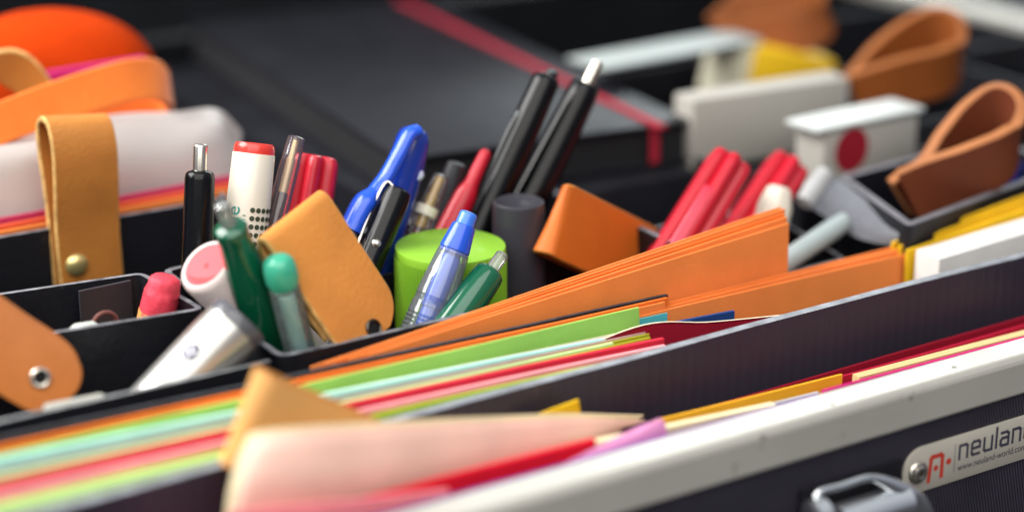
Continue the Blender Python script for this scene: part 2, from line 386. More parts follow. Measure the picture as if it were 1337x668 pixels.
GREY_EDGE = mat('scuffed_grey_edge', '#868b92', .6, var=.25, vscale=150, bump=.4)
upright('divider', 'black fluted plastic divider with a pale grey top edge, right behind the aluminium rim pockets', 'divider',
        (-60, 697), (1420, 309), 2.02, .30, FLUTE, amp=.03, nx=60, edge=GREY_EDGE)
upright('divider', 'thin black divider sheet between the orange card fan and the green paper', 'divider', (-60, 583), (871, 384), 5.0, .12,
        mat('black_sheet', '#1d2126', .55, var=.2, vscale=40, speck=('#3c4248', 260, .66)), amp=.015, edge=mat('dark_sheet_edge', '#3c4147', .6, var=.3, vscale=200))
upright('divider', 'low black tray wall with a dusty grey edge, under the silver marker at left', 'divider', (-60, 562), (352, 470), 6.05, .16, BLACK_BOX, amp=.02, edge=mat('dusty_edge', '#85888a', .8, var=.35, vscale=160, bump=.6))

OR = paper('orange_card', '#fb924a', var=.05); OR2 = paper('deep_orange_card', '#f07a30')
GREEN = paper('green_paper', '#a5dc6c'); CREAM = paper('cream_paper', '#f2e6c8'); CYAN = paper('pale_cyan_paper', '#b5ece4')
PINK = paper('pink_paper', '#f4a0a8'); REDP = paper('red_card', '#d92f45'); LIME = paper('lime_paper', '#b5d628'); OLIVE = paper('olive_paper', '#b3b02c')
PALEG = paper('pale_green_paper', '#c6e6a2'); GREYP = paper('greyish_pink_paper', '#cfa9a4'); YEL = paper('yellow_card', '#f5c624'); DKRED = paper('dark_red_folder', '#96152c', rough=.6)
# paper stack between the black sheet and the front divider (back to front)
upright('card', 'orange card edge showing just in front of the thin black sheet', 'card', (-60, 594), (871, 388), 4.75, .10, OR2, amp=.02)
upright('card', 'second orange card leaning on the first, its corner cut above the green paper', 'card', (240, 536), (868, 394), 4.58, .06, OR, amp=.02)
upright('paper', 'tall light green paper with its corner standing above the others', 'paper', (-60, 606), (834, 401), 4.3, .06, GREEN, amp=.02, right=.7)
upright('paper', 'turquoise sheet peeking out right of the green paper corner', 'paper', (600, 468), (871, 408), 4.42, .04, paper('turquoise_paper', '#58c2cc'), amp=.01)
upright('paper', 'cream sheet in front of the tall green paper', 'paper', (-60, 611), (838, 428), 4.02, .04, CREAM, amp=.01)
upright('paper', 'thin greyish pink sheet between the cream and pale cyan sheets', 'paper', (-60, 613), (839, 429.5), 3.9, .04, GREYP, amp=.01)
upright('paper', 'pale cyan sheet in the middle of the coloured stack', 'paper', (-60, 609), (842, 431), 3.74, .12, CYAN, amp=.01)
upright('paper', 'second greyish sheet in front of the pale cyan one', 'paper', (-60, 628), (843, 433), 3.60, .04, GREYP, amp=.01)
upright('paper', 'olive sheet behind another olive sheet in the stack', 'paper', (150, 590), (847, 435), 3.46, .05, OLIVE, amp=.01)
upright('paper', 'pale green sheet squeezed between two olive sheets', 'paper', (-60, 634), (800, 447), 3.38, .10, PALEG, amp=.01)
upright('paper', 'olive sheet directly behind the red card', 'paper', (330, 556), (849, 440), 3.27, .06, OLIVE, amp=.01)
upright('card', 'red card with a rounded corner in front of the olive sheets', 'card', (-60, 645), (866, 441), 3.10, .14, REDP, amp=.01, topsag=-.12)
upright('paper', 'pink sheet in front of the red card', 'paper', (-60, 658), (868, 450), 2.84, .14, PINK, amp=.01, topsag=-.1)
upright('paper', 'lime sheet in front of the pink sheet', 'paper', (-60, 671), (884, 452), 2.60, .07, LIME, amp=.01, topsag=-.06)
upright('paper', 'pale green sheet closest to the front divider, low at left', 'paper', (-60, 676), (470, 550), 2.36, .16, PALEG, amp=.01)
# dark red folder with a cream edge, bulging right of the stack
rows = []
yy = [3.72, 3.66, 3.1, 2.65, 2.35]
top = [(700, 480), (835, 425), (925, 420), (1000, 413), (1056, 407)]
mb = MB(); r0 = [P(p[0], p[1], y=q) for p, q in zip(top, yy)]
mb.patch([r0, [p+V((0, 0, -.8)) for p in r0], [p+V((0, 0, -8)) for p in r0]], .06, 40, 10, 0, 1)
tag(mb.build('folder', [DKRED, CREAM]), 'dark red folder with a cream cut edge curving behind the front divider', 'folder')
upright('strip', 'dark blue strip lying against the orange cards behind the red folder', 'card', (880, 420), (958, 405), 3.9, .1, paper('blue_card', '#1f4684'), amp=0, zb=-4)
# orange fans
fan = [((405, 478), (1019, 270), 5.95), ((425, 474), (1024, 272), 5.79), ((440, 471), (1023, 279), 5.63), ((455, 468), (1027, 283), 5.47), ((480, 463), (1029, 291), 5.31)]
for i, (a, b, y) in enumerate(fan):
    upright('card', 'orange card in the raised fan, tilted up to the right across the middle', 'card', a, b, y, .05, OR if i != 2 else OR2, 'orange cards of the raised fan', amp=.012, right=.35, left=.2)
fb = [((720, 432), (1168, 322), 5.05), ((730, 431), (1172, 325), 4.9), ((740, 432), (1180, 324), 4.72), ((750, 432), (1183, 331), 4.5)]
for i, (a, b, y) in enumerate(fb):
    upright('card', 'orange card in the lower stack between the raised fan and the yellow folder', 'card', a, b, y, .06, OR if i != 1 else OR2, 'orange cards of the lower stack', amp=.012)
# yellow folder and white pack on the right
for i in range(3):
    upright('folder', 'yellow folder sheet beside the white pack at the right edge', 'folder', (1165+i*9, 316+i*5), (1400, 232+i*9), 5.0-i*.34, .07, YEL, 'yellow folder sheets', amp=.02)
upright('pad', 'white pad standing in front of the yellow folder at right', 'pad', (1211, 332), (1420, 270), 3.55, 1.05, paper('white_pad', '#e6e4e0'), amp=.01)

# ------------------------------------------------------------------ front pocket
upright('folder', 'dark red folder standing behind the rim, far pocket', 'folder', (800, 567), (1420, 389), 1.2, .10, DKRED, amp=.02)
upright('folder', 'brighter red folder just in front of the dark red one', 'folder', (800, 575), (1420, 400), .72, .10, paper('crimson_folder', '#bb1b3a', rough=.6), amp=.02)
upright('board', 'beige board lying along the rim at the right', 'board', (1118, 490), (1420, 412), -.15, .30, paper('beige_board', '#d8c08a'), amp=.01)
upright('paper', 'magenta sheet edge right against the rim at the right', 'paper', (1074, 509), (1420, 418), -1.0, .12, paper('magenta_paper', '#c3186c'), amp=.01)
upright('card', 'yellow card with its corner up in front of the red folders', 'card', (855, 548), (1099, 488), .28, .08, paper('mustard_card', '#eeb02c'), amp=.01)
upright('card', 'grey card with a pale front leaning along the rim', 'card', (800, 577), (1068, 511), -.35, .10, paper('grey_card', '#b9b7b4'), amp=.01)
upright('board', 'cream board sloping along the rim behind the pink note', 'board', (772, 576), (1010, 526), -.75, .22, paper('cream_board', '#ece0b2'), amp=.01, right=2)
upright('paper', 'violet sheet edge lying tight along the rim', 'paper', (420, 692), (1068, 514), -1.55, .06, paper('violet_paper', '#7a4aa8'), amp=.0)
# yellow note with a curled corner
mb = MB(); mb.patch([[P(640, 567, y=1.5), P(700, 541, y=1.4), P(755, 521, y=1.15)], [P(640, 600, y=1.4), P(700, 580, y=1.3), P(760, 560, y=1.3)], [P(640, 650, y=1.3), P(705, 650, y=1.3), P(764, 640, y=1.35)]], .05)
tag(mb.build('note', YEL), 'yellow note with a curled corner rising behind the peach sheet', 'note')
# peach sheet, curled
PEACH = paper('peach_sheet', '#fad6c6', translucent=.35)
rows = [[(328, 584, .55), (342, 571, .1), (400, 563, -.1), (520, 556, 0), (640, 550, .25), (750, 546, .5), (842, 548, .8)],
        [(318, 606, .2), (334, 596, -.25), (400, 588, -.45), (520, 580, -.3), (640, 569, 0), (750, 557, .35), (828, 553, .75)],
        [(308, 645, .0), (325, 640, -.5), (400, 632, -.75), (520, 622, -.55), (640, 602, -.2), (750, 578, .2), (808, 562, .7)],
        [(300, 705, .1), (318, 705, -.4), (400, 700, -.6), (520, 690, -.4), (640, 660, -.1), (750, 620, .3), (795, 600, .7)]]
mb = MB(); mb.patch([[P(a, b, y=c) for a, b, c in r] for r in rows], .06, 60, 30)
tag(mb.build('sheet', PEACH), 'large curled peach sheet bulging out of the front pocket', 'paper')
mb = MB(); mb.patch([[P(a-7*(1-i/6)-2, b-7+(5 if j else 0), y=c+.22) for i, (a, b, c) in enumerate(rr_)] for j, rr_ in enumerate(rows)], .06, 60, 30)
tag(mb.build('sheet', paper('ivory_sheet', '#f3e6c2', translucent=.35)), 'ivory sheet hugging the back of the peach sheet, its edge showing above', 'paper')
upright('card', 'bright red card in front of the peach sheet', 'card', (380, 674), (776, 572), -1.0, .14, paper('bright_red_card', '#e0152e'), amp=.02, right=.1)
upright('paper', 'salmon pink sheet at the bottom in front of the peach sheet', 'paper', (300, 668), (585, 638), -1.35, .10, paper('salmon_paper', '#f58c96'), amp=.02, right=.6)
mb = MB(); mb.patch([[P(735, 606, y=-1.25), P(800, 572, y=-1.15), P(835, 556, y=-1.0), P(862, 545, y=-.9)], [P(735, 616, y=-1.25), P(800, 590, y=-1.3), P(838, 572, y=-1.2), P(869, 560, y=-1.0)], [P(735, 660, y=-1.25), P(800, 640, y=-1.3), P(838, 630, y=-1.2), P(872, 620, y=-1.1)]], .06)
tag(mb.build('note', paper('pink_note', '#f0a2d2')), 'pink sticky note folded over at the rim', 'note')

# ------------------------------------------------------------------ open boxes
def openbox(name, label, corners, z0, z1, t=.16, rad=.35, mats=None, group=None, ztop=None):
    """corners: four (x, y), anticlockwise seen from above"""
    c = [V((p[0], p[1])) for p in corners]
    def ring(cs, r):
        out = []
        for i in range(4):
            p, a, b = cs[i], cs[i-1], cs[(i+1) % 4]; da = (a-p).normalized(); db = (b-p).normalized()
            s0, s1 = p+da*r, p+db*r
            for k in range(5):
                u = k/4; out.append(s0*(1-u)**2+p*2*u*(1-u)+s1*u*u)
        return out
    def inset(cs, t):
        cen = sum(cs, V((0, 0)))/4; res = []
        for i in range(4):
            p, a, b = cs[i], cs[i-1], cs[(i+1) % 4]; e1 = (p-a).normalized(); e2 = (b-p).normalized()
            n1 = V((-e1.y, e1.x)); n2 = V((-e2.y, e2.x))
            k = (n1+n2); k = k/(1+n1.dot(n2)); res.append(p+k*t)
        return res
    root = thing(name, (sum(p.x for p in c)/4, sum(p.y for p in c)/4, z0), label, 'box', group)
    o = ring(c, rad); i_ = ring(inset(c, t), max(.05, rad-t)); n = len(o); mb = MB()
    zt = z1
    vo = [V((p.x, p.y, z)) for z in (z0, zt) for p in o]; vi = [V((p.x, p.y, z)) for z in (z0+.2, zt) for p in i_]
    mb.add(vo, [(k, (k+1) % n, n+(k+1) % n, n+k) for k in range(n)]+[tuple(range(n))[::-1]], 0)
    mb.add(vi, [(k, n+k, n+(k+1) % n, (k+1) % n) for k in range(n)]+[tuple(range(n))], 0)
    mb.add([V((p.x, p.y, zt)) for p in o+i_], [(k, (k+1) % n, n+(k+1) % n, n+k) for k in range(n)], 1)
    mb.build('box_wall', mats or [BLACK_BOX, BOX_EDGE], root, weld=True, angle=30)
    return root
Q = lambda px, py, z: (lambda v: (v.x, v.y))(P(px, py, z=z))
fl = Q(-150, 470, 1.5); fr = Q(268, 403, 1.5); br = Q(186, 355, 1.5); bl = Q(-190, 410, 1.5)
box1 = openbox('tray_box', 'small black open box with a red crayon in it, at the left', [fl, fr, br, bl], -8, 1.5)
a = P(98, 376, z=1.45); b = P(165, 362, z=1.45)
mb = MB(); mb.prism([a+V((0, -.35, 0)), b+V((0, -.35, 0)), V((b.x, b.y-.35, -8)), V((a.x, a.y-.35, -8))], (0, .12, 0)); mb.build('partition', mat('box_liner', '#2e2c33', .5, var=.15), box1)
# pen box
fl = Q(364, 467, 1.05); blq = Q(209, 352, 1.05)
fr2 = (9.2, fl[1]+.05); br2 = (9.4, blq[1]+.1)
box2 = openbox('pen_box', 'black open box in the middle crowded with pens and markers', [fl, fr2, br2, blq], -10, 1.05, t=.2, rad=.5)
mb = MB(); mb.box((fl[0]+5.0, 10.9, -9.5), (9.1, 11.02, .9)); mb.build('partition', BLACK_BOX, box2)
# box with the red markers
box3 = openbox('marker_box', 'black open box behind the raised orange cards holding red markers', [(9.6, 6.4), (15.0, 6.5), (16.2, 12.5), (9.8, 12.6)], -10, -.1)
l4 = Q(1094, 230, 1.5); f4 = Q(1186, 296, 1.5); b4 = Q(1215, 193, 1.5); r4 = Q(1400, 216, 1.5)
box4 = openbox('deep_box', 'black open box at the right with a looped brown leather pull', [f4, r4, (r4[0]+.3, b4[1]), l4], -10, 1.5, t=.3, mats=[BLACK_BOX, mat('grey_rim', '#67656b', .6, var=.2, vscale=120)])
fl = Q(-120, 331, 1.5); fr = Q(300, 258, 1.5)
box5 = openbox('back_box', 'black open box at the left back with a tan leather loop and coloured sheets', [fl, fr, (fr[0]+.3, fr[1]+6), (fl[0]+.3, fl[1]+6)], -10, 1.5)
box6 = openbox('tray_box', 'plain black box edge between the crayon box and the back box', [(-16, 15.6), (-10.5, 15.2), (-10.3, 18.2), (-16, 18.4)], -8, 1.2)
# lower black boxes filling the back right
for (lab, x0, y0, x1, y1, z1) in (('black box under the white carton without a lid', 16.6, 14.2, 25.5, 20, .6), ('black box under the white L shaped card', 16.8, 22.5, 27, 29, .6),
                                  ('black box behind the plain white carton', 26.2, 14.6, 34, 21.6, 1.0), ('black box in the far right corner of the case', 27.8, 22.5, 41, 31, 1.0), ('black box beside the deep box with the brown pull', 17.0, 11.1, 26.0, 13.6, .4)):
    openbox('storage_box', lab, [(x0, y0), (x1, y0+.2), (x1, y1), (x0, y1)], -10, z1, mats=[BLACK_BOX, mat('dull_edge', '#3d3e45', .6, var=.2)])
mb = MB(); mb.box((4.6, 16.0, -12), (16.2, 41, .35)); tag(mb.build('storage_box', BLACK_BOX, bevel=.15), 'closed black box carrying the black notebook', 'box')

# ------------------------------------------------------------------ leather pulls (parts of their boxes)
def eyelet(c, nrm, parent, r=.27, hole=.15, m=STEEL, dark=True, pit=.1):
    mb = MB(); mb.lathe(c+nrm*.09, -nrm, [(.1, hole), (.02, hole+.01), (0, (r+hole)/2), (.03, r), (.1, r)], 30, ref=V((0, 0, 1)), cap=False)
    e = mb.build('eyelet', m, parent)
    if dark:
        mb = MB(); mb.lathe(c+nrm*.015, -nrm, [(0, hole), (.02, hole)], 24, ref=V((0, 0, 1))); mb.build('eyelet_hole', mat('hole_dark', '#08080a', .9), parent)
    return e
# back-left loop
xc = (P(66, 200, y=18.4).x+P(149, 200, y=18.4).x)/2; xw = P(149, 200, y=18.4).x-P(64, 200, y=18.4).x
yb = 18.5
path = [V((xc+.05, yb+.02, -.35)), V((xc, yb-.05, 1.5)), V((xc, yb-.25, 3.2)), V((xc, yb-.28, 4.2)), V((xc, yb-.02, 4.85)), V((xc, yb+.45, 5.0)), V((xc, yb+.9, 4.7)), V((xc, yb+.98, 3.9)), V((xc, yb+.72, 2.6)), V((xc, yb+.5, .6)), V((xc, yb+.5, -.4))]
mb = MB(); mb.strap(path, V((xw, 0, -.22)), .2, 80); tb = mb.build('leather_pull', [LEATHER, LEATHER_EDGE], box5)
c = P(100, 346, y=yb-.1); mb = MB(); mb.lathe(c+V((0, -.22, 0)), V((0, 1, 0)), [(0, .05), (.02, .2), (.08, .32), (.16, .38), (.25, .4)], 30, ref=V((0, 0, 1))); mb.build('rivet', BRASS, tb)
# left front pull with eyelet (tray box)
pc = P(50, 480, y=8.2); pn = V((-.35, -.85, .4)).normalized()
ol = [(-60, 350), (0, 392), (40, 420), (75, 443), (98, 463), (107, 484), (103, 505), (88, 523), (66, 533), (42, 537), (20, 527), (-10, 508), (-60, 470)]
pts = spline([P(a, b, pt=pc, n=pn) for a, b in ol], 60)
mb = MB(); mb.prism(pts, -pn*.2, 0, 1); t1 = mb.build('leather_pull', [LEATHER_BROWN, LEATHER_EDGE], box1, bevel=.05)
pts = spline([P(a-3, b-9, pt=pc-pn*.5, n=pn) for a, b in ol], 60)
mb = MB(); mb.prism(pts, -pn*.2, 0, 1); mb.build('leather_pull', [LEATHER_BROWN, LEATHER_EDGE], box1, bevel=.05)
eyelet(P(53, 493, pt=pc, n=pn), pn, t1, r=.27, hole=.17)
# pen box pull
fa = P(344, 312, y=7.6); fb_ = P(424, 249, y=8.3); W = fb_-fa; mid = (fa+fb_)/2
end = P(474, 418, y=6.75); dn = (end-mid).normalized(); nn = dn.cross(W).normalized()
if nn.dot(CAM-mid) < 0: nn = -nn
Lh = (end-mid).length
path = [mid+dn*Lh*.95-nn*.26, mid+dn*Lh*.6-nn*.36, mid+dn*.9-nn*.52, mid+dn*.3-nn*.5, mid+dn*.04-nn*.28, mid+dn*.1-nn*.06, mid+dn*.5, mid+dn*Lh*.4, mid+dn*Lh*.8+nn*.02, mid+dn*Lh*1.17]
def ww(q): return W
mb = MB(); mb.strap(path, ww, .22, 110, wprof=lambda q: 1 if q < .92 else sqrt(max(.02, 1-((q-.92)/.08)**2*.75))); t2 = mb.build('leather_pull', [LEATHER, LEATHER_EDGE], box2)
eyelet(P(487, 428, pt=mid+nn*.11, n=nn), nn, t2, r=.26, hole=.18, m=mat('gunmetal', '#57524c', .3, metal=1))
# orange brown loop lying in the middle
k0 = P(750, 243, y=9.6); k1 = P(709, 330, y=9.0); W = k0-k1
mid = (k0+k1)/2; e2 = P(850, 345, y=10.2); dn = (e2-mid).normalized(); nn = dn.cross(W).normalized()
if nn.dot(CAM-mid) < 0: nn = -nn
path = [mid+dn*3.9-nn*.35, mid+dn*2.0-nn*.5, mid+dn*.5-nn*.52, mid+dn*.1-nn*.36, mid+dn*0-nn*.18, mid+dn*.12-nn*.03, mid+dn*.5, mid+dn*2, mid+dn*4.8]
mb = MB(); mb.strap(path, W, .18, 70); mb.build('leather_pull', [LEATHER_ORANGE, LEATHER], box3)
# front pocket tan loop
fo = thing('pouch', (P(345, 560, y=.9).x, .9, -3), 'blurred tan leather loop sticking up at the front left of the pocket', 'leather loop')
k0 = P(347, 484, y=.75); k1 = P(300, 612, y=.65); W = k0-k1; mid = (k0+k1)/2
dn = (P(510, 556, y=1.3)-P(347, 484, y=1.0)).normalized(); nn = dn.cross(W).normalized()
if nn.dot(CAM-mid) < 0: nn = -nn
path = [mid+dn*5-nn*.55, mid+dn*2.0-nn*.6, mid+dn*.5-nn*.62, mid+dn*.1-nn*.42, mid+dn*0-nn*.22, mid+dn*.14-nn*.04, mid+dn*.5, mid+dn*2, mid+dn*5]
mb = MB(); mb.strap(path, W, .2, 70); mb.build('leather_strap', [LEATHER_PALE, LEATHER], fo)
# looped pulls at the right back: photo outline of the loop, band hanging down from it
def sideloop(pts, d, wv, m, me, parent, t=.22):
    mb = MB(); mb.strap([P(a, b, d=d+c) + wv*.5 for a, b, c in pts], wv, t, 80); return mb.build('leather_pull', [m, me], parent)
sideloop([(1180, 222, .6), (1212, 196, .6), (1240, 158, .8), (1272, 126, .9), (1305, 110, .8), (1328, 124, .4), (1328, 150, 0), (1308, 170, -.4), (1262, 190, -.6), (1215, 206, -.5), (1190, 216, -.3)],
         68.6, V((.1, .25, -2.1)), mat('shaded_brown_leather', '#66311c', .55, spec=.35, var=.12, vscale=25, bump=.2, bscale=600), mat('brown_cut_edge', '#a5683c', .7, var=.1), box4, .42)  # leather colour darkened to carry the shade inside the box
bx8 = [o for o in COL.objects if o.get('label') == 'black box behind the plain white carton'][0]
sideloop([(1118, 84, .8), (1150, 50, .8), (1190, 22, .9), (1226, 10, .8), (1250, 22, .4), (1252, 46, 0), (1232, 62, -.5), (1180, 75, -.6), (1118, 94, -.5)],
         79, V((.1, .25, -2.0)), mat('mid_brown_leather', '#84461a', .55, spec=.35, var=.12, vscale=25, bump=.2, bscale=600), mat('mid_cut_edge', '#915423', .7, var=.1), bx8, .42)
bx7 = [o for o in COL.objects if o.get('label') == 'black box under the white L shaped card'][0]
sideloop([(930, 16, .8), (975, -18, .8), (1030, -34, .6), (1064, -22, .2), (1066, -2, -.2), (1040, 12, -.5), (985, 22, -.5), (930, 30, -.4)],
         86, V((.2, -.6, -1.7)), MATS['mid_brown_leather'], MATS['mid_cut_edge'], bx7)

# ------------------------------------------------------------------ pens
def axis(tip, low): return (low-tip)
def pen(name, label, tip, low, L, cat='pen', group=None):
    ax = (low-tip).normalized(); root = thing(name, tip+ax*L, label, cat, group); return root, ax
CLEAR = clear('clear_plastic', '#f4f6f4', .2); CLEARB = clear('clear_bluish', '#e8f2fb', .12); SMOKE = clear('clear_grey', '#ececec', .06)
GREENP = plastic('green_pen_plastic', '#0a5a3e', .14, coat=.4); BLUEP = plastic('blue_pen_plastic', '#1f55d6', .25); BLUED = plastic('deep_blue_plastic', '#16349a', .22)
REDPL = plastic('red_pen_plastic', '#ba1028', .36, coat=.1); WHITEPL = plastic('white_marker_plastic', '#ddd6c6', .35, coat=.2)
def clickpen(label, tip, low, rc, lc, body, mbody, mclick, group=None, clip=None, L=14, hollow=True):
    root, ax = pen('ballpoint_pen', label, tip, low, L, 'pen', group)
    mb = MB()
    if False: mb.lathe(tip, ax, [(.25, rc*.45), (.02, rc*.5), (0, rc*.8), (.03, rc), (lc+.3, rc), (lc+.3, rc*.45)], 28, cap=False)
    else: mb.lathe(tip, ax, [(0, rc*.7), (.04, rc*.95), (.08, rc), (lc+.2, rc)], 28)
    mb.build('clicker', mclick, root)
    mb = MB(); mb.lathe(tip, ax, [(lc-.02, rc*1.02)]+[(lc+a, r) for a, r in body]+[(L, body[-1][1]*.6)], 44); b = mb.build('barrel', mbody, root)
    return root, ax
# green pen with the clear button, front left
t = P(289, 266, y=7.6); l = P(353, 440, y=8.6)
clickpen('dark green pen with a clear clicker between the pink marker end and the turquoise pen', t, l, .22, .75,
         [(0, .26), (.03, .38), (.1, .46), (.22, .48), (.42, .46), (.7, .46), (1.4, .54), (2.2, .60), (3.5, .64), (10, .62)], GREENP, CLEAR)
t = P(657, 331, y=7.4); l = P(604, 405, y=7.0)
clickpen('small dark green pen with a clear clicker in front of the lime glue stick', t, l, .2, .62,
         [(0, .25), (.03, .36), (.1, .44), (.22, .47), (.6, .5), (1.2, .53), (3, .55), (9, .52)], GREENP, CLEAR, L=10)
t = P(262, 188, y=12.6); l = P(258, 330, y=12.0)
clickpen('black pen with a clear steel clicker standing left of the white marker', t, l, .21, .78,
         [(0, .26), (.03, .36), (.1, .42), (.25, .44), (3, .46), (9, .44)], BLACK_GLOSS, STEEL, hollow=False)
# big black pens
t = P(781, 80, y=12.8); l = P(690, 262, y=12.4)
rt, ax = clickpen('big black pen with a steel clicker, tallest of the middle box', t, l, .21, .85,
         [(0, .3), (.04, .44), (.14, .50), (.5, .52), (2.5, .60), (5, .66), (12, .6)], BLACK_GLOSS, STEEL, hollow=False, L=15)
t = P(716, 98, y=12.5); l = P(640, 268, y=12.2)
rt, ax = pen('ballpoint_pen', 'black pen with a long pocket clip left of the tallest black pen', t, l, 14)
mb = MB(); mb.lathe(t, ax, [(0, .22), (.03, .34), (.1, .42), (.3, .46), (2.5, .52), (6, .56), (13, .5), (14, .3)], 44); mb.build('barrel', BLACK_GLOSS, rt)
mb = MB(); mb.lathe(t+V((.12, 0, .0)), ax, [(-.12, .14), (-.08, .2), (.1, .22)], 24); mb.build('clicker', BLACK_GLOSS, rt)
a, u, w = MB().frame(ax)
off = (P(655, 170, y=12.2)-P(680, 160, y=12.2)).normalized()
mb = MB(); mb.strap([t+ax*1.0+off*.38, t+ax*1.25+off*.62, t+ax*1.9+off*.7, t+ax*3.4+off*.68, t+ax*4.6+off*.62], u*.3, .14, 40, 0, 0); mb.build('clip', plastic('clip_black', '#1a1c20', .22, coat=0), rt)
mb = MB(); mb.lathe(t+ax*1.15+off*.5, ax, [(0, .1), (.04, .16), (.35, .16), (.4, .1)], 20); mb.build('clip_band', CHROME, rt)
# small black tip and others deep between
t = P(597, 212, y=13.0); l = P(570, 300, y=12.9); rt, ax = pen('marker', 'slim black marker tip behind the red pen', t, l, 12, 'marker')
mb = MB(); mb.lathe(t, ax, [(0, .2), (.06, .3), (.5, .34), (8, .36), (12, .3)], 30); mb.build('barrel', BLACK_MATT, rt)
t = P(522, 246, y=11.2); l = P(487, 330, y=10.8); rt, ax = pen('ballpoint_pen', 'black pen with a silver clip in front of the blue pen', t, l, 12)
mb = MB(); mb.lathe(t, ax, [(0, .25), (.08, .38), (.3, .43), (6, .46), (12, .3)], 36); mb.build('barrel', BLACK_GLOSS, rt)
a, u, w = MB().frame(ax); off = -w if (-w).dot(RT) < 0 else w
mb = MB(); mb.strap([t+ax*.02+off*.2, t+ax*.05+off*.47, t+ax*1.2+off*.55, t+ax*2.6+off*.5], u*.26, .07, 30, 0, 0); mb.build('clip', STEEL, rt)
mb = MB(); mb.lathe(t+ax*1.9+u*.42, u, [(.06, .06), (0, .14), (-.1, .16)], 16); mb.build('badge', STEEL, rt)
# blue pen with the big clip
t = P(543, 167, y=12.6); l = P(508, 300, y=12.4); rt, ax = pen('ballpoint_pen', 'bright blue pen with a broad blue clip, left of the black pens', t, l, 12)
mb = MB(); mb.lathe(t, ax, [(0, .2), (.05, .36), (.15, .46), (.4, .53), (1.2, .58), (2.2, .57), (3.0, .52), (8, .46), (12, .3)], 40); mb.build('barrel', BLUED, rt)
pp = [P(545, 171, y=12.0), P(534, 176, y=11.95), P(521, 200, y=11.85), P(505, 229, y=11.8), P(489, 250, y=11.7), P(473, 268, y=11.6), P(457, 300, y=11.5)]
mb = MB(); mb.tube(pp, lambda q: .22+.1*max(0, min(1, (q-.68)*9)), 80, 16, flat=1.35); mb.build('clip', BLUEP, rt)
c = P(545, 228, y=12.0); mb = MB(); mb.lathe(c, FW*-1, [(0, .14), (-.1, .2)], 20, ref=V((0, 0, 1))); mb.build('spot', plastic('pale_dot', '#c9cdea', .3), rt)
# yellow white clear pen
t = P(577, 228, y=12.4); l = P(548, 295, y=12.2); rt, ax = pen('ballpoint_pen', 'clear pen with a white and yellow end between the blue and red pens', t, l, 12)
mb = MB(); mb.lathe(t, ax, [(0, .16), (.05, .24), (.9, .3), (1.1, .31), (1.15, .34, ), (1.35, .34), (1.4, .3), (12, .3)], 30); mb.build('barrel', SMOKE, rt)
mb = MB(); mb.lathe(t+ax*.1, ax, [(0, .13), (.6, .13), (.62, .17), (1.7, .17)], 20); mb.build('refill_cap', plastic('yellow_refill', '#d9a71e'), rt)
mb = MB(); mb.lathe(t+ax*1.1, ax, [(0, .335), (0, .365), (.3, .365), (.3, .335)], 30, cap=False); mb.build('collar', WHITEPL, rt)
mb = MB(); mb.lathe(t+ax*1.9, ax, [(0, .15), (9, .15)], 20); mb.build('refill', plastic('crimson_refill', '#8c1430'), rt)
# red pen
t = P(636, 196, y=12.6); l = P(592, 288, y=12.4); rt, ax = pen('ballpoint_pen', 'red pen with a slim tapered tip beside the black clip pen', t, l, 12)
mb = MB(); mb.lathe(t, ax, [(0, .08), (.04, .15), (.12, .19), (1.2, .24), (1.35, .3), (1.6, .36), (4, .44), (12, .4)], 36); mb.build('barrel', REDPL, rt)
# white marker with red end
t = P(333, 187, y=12.4); l = P(316, 345, y=11.8); rt, ax = pen('marker', 'white marker with a bright red end cap and a dot grid on its barrel', t, l, 13, 'marker')
mb = MB(); mb.lathe(t, ax, [(.3, .6), (.3, .615), (.32, .63), (2, .66), (4, .69), (13, .69)], 56); mb.build('barrel', WHITEPL, rt)
mb = MB(); mb.lathe(t, ax, [(.12, .3), (.1, .42), (.03, .5), (0, .54), (.06, .585), (.16, .61), (.31, .61)], 48, cap=True); mb.build('end_cap', plastic('red_cap', '#e23a30', .32), rt)
a, u, w = MB().frame(ax)
sg = 1 if w.dot(RT) > 0 else -1; w = w*sg
def onbarrel(s, ang, rad, lift=.006): return t+a*s+(u*cos(ang)+w*sin(ang))*(rad+lift)
mb = MB()
for i in range(9):
    for j in range(5):
        cs, ca = 1.95+i*.245, .30+j*.27; r = .078 if i < 5 else .052
        if i in (4,): r = .07
        vs = [onbarrel(cs+r*sin(k*pi/6), ca+r*cos(k*pi/6)/.67, .664+.014*(cs-2), .012) for k in range(12)]; mb.add(vs, [tuple(range(12))])
mb.build('dot_grid', mat('dot_ink', '#33402f', .5), rt, recalc=False)
text_mb('No.One', .62, lambda x, y, l: onbarrel(3.95-x, -.27-y/.67, .668+.012*(2-x), .014)).build('lettering', mat('teal_ink', '#2d8a80', .5), rt, recalc=False)
mb = MB(); rg = random.Random(4)
x = 2.1
while x < 4.3:
    h = rg.choice((.14, .2, .24)); mb.add([onbarrel(x, -.12, .676), onbarrel(x+.05, -.12, .676), onbarrel(x+.05, -.12+h, .676), onbarrel(x, -.12+h, .676)], [(0, 1, 2, 3)]); x += rg.choice((.08, .12))
mb.build('small_print', mat('grey_ink', '#8f9a88', .6), rt, recalc=False)
